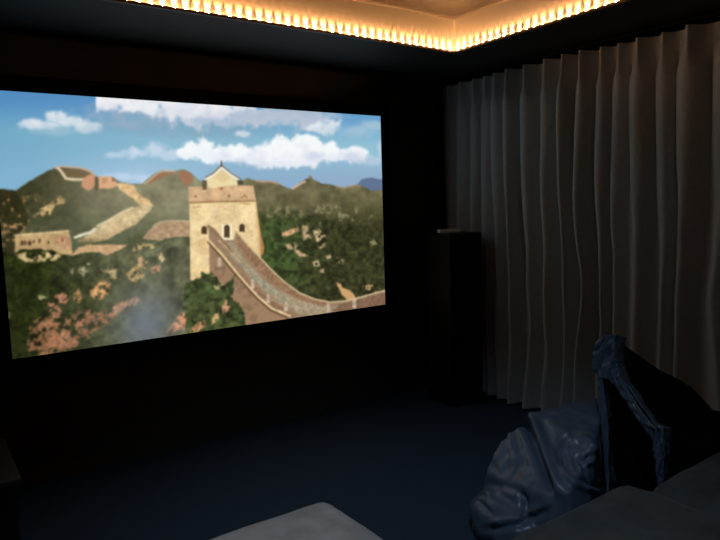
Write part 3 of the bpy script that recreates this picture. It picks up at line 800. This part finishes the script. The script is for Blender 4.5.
# the standing corner: bands of folded sheet with real thickness that run back over the dark chair
def band(name, left, right, depth, cr, seed, nu=14, nv=60, thick=.006, roll=0.0):
    """cloth band between two 3-D polylines (left, right), crumpled, thickened"""
    def samp(pl, t):
        pl = np.array(pl, float); L = np.concatenate([[0], np.cumsum(np.linalg.norm(np.diff(pl, axis=0), axis=1))]); L /= L[-1]
        return np.stack([np.interp(t, L, pl[:, k]) for k in range(3)], -1)
    t = np.linspace(0, 1, nv)
    A, B = samp(left, t), samp(right, t)
    w = np.linspace(0, 1, nu)
    P = A[:, None]*(1-w[None, :, None])+B[:, None]*w[None, :, None]
    tang = np.gradient(P, axis=0); acr = np.gradient(P, axis=1)
    nn = np.cross(tang, acr); nn /= np.linalg.norm(nn, axis=2, keepdims=True)+1e-9
    q = P
    Lt = np.linalg.norm(np.diff(A, axis=0), axis=1).sum(); Wd = np.linalg.norm(A-B, axis=1).mean()
    tt, ww = np.meshgrid(t*Lt, w*Wd, indexing='ij')
    f = 1-np.abs(2*fbm(ww*45+tt*14+seed, tt*9, oct=3, seed=seed)-1)*2
    P = P+nn*((f-.5)*cr+np.sin(w*PI)[None, :]*roll)[..., None]
    me = grid_mesh(name, P.reshape(-1, 3)-org, nu, nv)
    return me
def back(x, y, X):
    """point where the sight line of a surveyed feature meets the upright plane x = X"""
    d = fw*FPX+rt*(x-360)-up*(y-270)
    t_ = X/d[0]
    return np.array([X, d[1]*t_, CAM_H+d[2]*t_])
def joinm(name, mes):
    bm = bmesh.new()
    for m_ in mes:
        bm.from_mesh(m_); bpy.data.meshes.remove(m_)
    me = bpy.data.meshes.new(name); bm.to_mesh(me); bm.free()
    return me
X0 = 2.44
BK = np.array([.10, 0.02, -.03])
# left upright edge with the panel that runs back from it
Ls = [back(*p, X0) for p in ((594, 352), (600, 385), (601, 410), (603, 440), (606, 470), (608, 500))]
Lr = [back(*p, X0) for p in ((603, 352), (604, 385), (607.5, 410), (609, 440), (609.5, 470), (609.5, 500))]
m1 = band('b', Ls, Lr, 0, .010, 5, 8, 50)
m2 = band('b', [p+BK for p in Ls], Ls, 0, .012, 6, 10, 50)
# crumpled head
Hl = [back(*p, X0) for p in ((602, 335.5), (597, 343), (593, 352), (594, 366), (598, 378))]
Hr = [back(*p, X0) for p in ((616, 334.5), (616.5, 346), (617, 358), (618, 368), (620, 378))]
m3 = band('b', Hl, Hr, 0, .030, 9, 16, 30)
m3b = band('b', [Hr[i]+(BK*.9) for i in range(5)], Hr, 0, .012, 10, 8, 30)
# diagonal flap, lower edge to upper edge
Dl = [back(*p, X0) for p in ((603, 372), (614, 385), (626, 399), (634, 412), (644, 426), (651, 438), (655, 452), (657, 470), (660, 490))]
Dr = [back(*p, X0) for p in ((617, 362), (622, 378), (630, 392), (641, 408), (653, 424), (664, 427), (664, 450), (662.5, 470), (661, 490))]
m4 = band('b', Dl, Dr, 0, .020, 14, 18, 110, roll=.003)
Er = [p+BK*.9 for p in Dr]
m5 = band('b', Er, Dr, 0, .008, 15, 8, 80)
fl = joinm('standing_corner', [m1, m2, m3, m3b, m4, m5])
fl.materials.append(M['sheet'])
flo = link('standing_corner', fl, None, sheet, True)
md = flo.modifiers.new('solid', 'SOLIDIFY'); md.thickness = .005; md.offset = -1
# folded hem: a thin rolled edge that stands off the diagonal flap
hem = [back(*p, X0-.02) for p in ((628, 384), (636, 397), (645, 410), (653, 421), (658, 428))]
bm = bmesh.new()
prev = None
for i, p in enumerate(hem):
    ring = []
    for k in range(8):
        a_ = 2*PI*k/8
        ring.append(bm.verts.new(Vector(p-org)+Vector((math.cos(a_)*.006, math.sin(a_)*.003, math.sin(a_)*.006))))
    if prev:
        for k in range(8):
            bm.faces.new((prev[k], prev[(k+1) % 8], ring[(k+1) % 8], ring[k]))
    else:
        bm.faces.new(ring[::-1])
    prev = ring
bm.faces.new(prev)
from_bm('rolled_hem', bm, M['sheet'], sheet, True)

# ------------------------------------------------------------------ black armchair in the shadow
ac = thing('armchair', 'black armchair in deep shadow under the standing corner of the sheet', 'armchair', (3.0, 1.58, 0))
o0 = np.array(ac.location)
def hull_part(name, pts, vox=.018, it=5):
    me = blob(name, [pts], vox, it)
    V = verts_np(me)-o0
    me.vertices.foreach_set('co', V.astype(np.float32).ravel()); me.update(); me.materials.clear()
    return link(name, me, M['chair'], ac, True)
bk = [back(*p, 2.74) for p in ((608, 345), (618, 340), (640, 362), (608, 400))]
hull_part('backrest', [(2.74, 1.82, .42), (2.74, 1.50, .42), *bk, back(652, 382, 2.74), (3.05, 1.84, .42), (3.05, 1.50, .42), (3.05, 1.72, .56), (3.05, 1.52, .52)])
hull_part('armrest', [(2.90, 1.80, .05), (2.90, 1.34, .05), (2.90, 1.78, .40), back(630, 354, 2.90), back(645, 364, 2.90), back(672, 373, 2.90), back(690, 384, 2.90), back(705, 407, 2.90), back(726, 438, 2.90),
                      (3.1, 1.80, .05), (3.1, 1.34, .05), (3.1, 1.72, .50), (3.1, 1.40, .40)])
hull_part('seat', [(2.78, 1.92, .05), (2.78, 1.32, .05), (3.3, 1.92, .05), (3.3, 1.32, .05), (2.78, 1.92, .36), (2.78, 1.32, .40), (3.3, 1.92, .36), (3.3, 1.32, .40)])
for sx in (-.18, .38):
    for sy in (-.1, .3):
        bm = bmesh.new(); add_cyl(bm, (sx, sy, .03), .018, .025, .06, 12); from_bm('leg', bm, M['foot'], ac)

# ------------------------------------------------------------------ added cool fill light, out of view, to brighten floor and seats
FILL_POS = Vector((0.75, 0.75, ZT))
fill_obj = thing('added_fill_light', 'small round fill light added out of view in the tray ceiling above the seats', 'added fill light', FILL_POS)
bm = bmesh.new()
for (ra, rb, za, zb) in ((.050, .050, -.004, .0), (.050, .036, -.004, -.010), (.036, .030, -.010, -.001)):
    prev = None
    lo = [bm.verts.new((ra*math.cos(2*PI*k/32), ra*math.sin(2*PI*k/32), za)) for k in range(32)]
    hi = [bm.verts.new((rb*math.cos(2*PI*k/32), rb*math.sin(2*PI*k/32), zb)) for k in range(32)]
    for k in range(32):
        bm.faces.new((lo[k], lo[(k+1) % 32], hi[(k+1) % 32], hi[k]))
bmesh.ops.remove_doubles(bm, verts=bm.verts, dist=.0005)
from_bm('added_fill_bezel', bm, M['rail'], fill_obj, True)
bm = bmesh.new(); add_cyl(bm, (0, 0, -.0015), .031, .031, .002, 32)
from_bm('added_fill_diffuser', bm, mat('cool_added_fill_lens', (.8, .85, .9), .4, emit=(.7, .85, 1.0), estr=3.0), fill_obj)
sl = bpy.data.lights.new('added_fill_beam', 'SPOT'); sl.energy = 48.0; sl.color = (0.64, 0.82, 1.0)
sl.spot_size = math.radians(74); sl.spot_blend = 0.9; sl.shadow_soft_size = 0.05
slo = bpy.data.objects.new('added_fill_beam', sl); C.objects.link(slo)
slo.location = FILL_POS+Vector((0, 0, -.06))
slo.rotation_euler = (Vector((1.40, 1.75, 0))-slo.location).to_track_quat('-Z', 'Y').to_euler()

# ------------------------------------------------------------------ world and view
w = bpy.data.worlds.new('night'); bpy.context.scene.world = w; w.use_nodes = True
w.node_tree.nodes['Background'].inputs['Color'].default_value = (0.01, 0.012, 0.016, 1)
w.node_tree.nodes['Background'].inputs['Strength'].default_value = 0.1
sc = bpy.context.scene
sc.view_settings.view_transform = 'Standard'; sc.view_settings.look = 'None'
sc.view_settings.exposure = 0.0; sc.view_settings.gamma = 1.0
sc.view_settings.use_curve_mapping = False
sc.cycles.use_denoising = True
sc.cycles.max_bounces = 8
sc.cycles.sample_clamp_indirect = 3.0
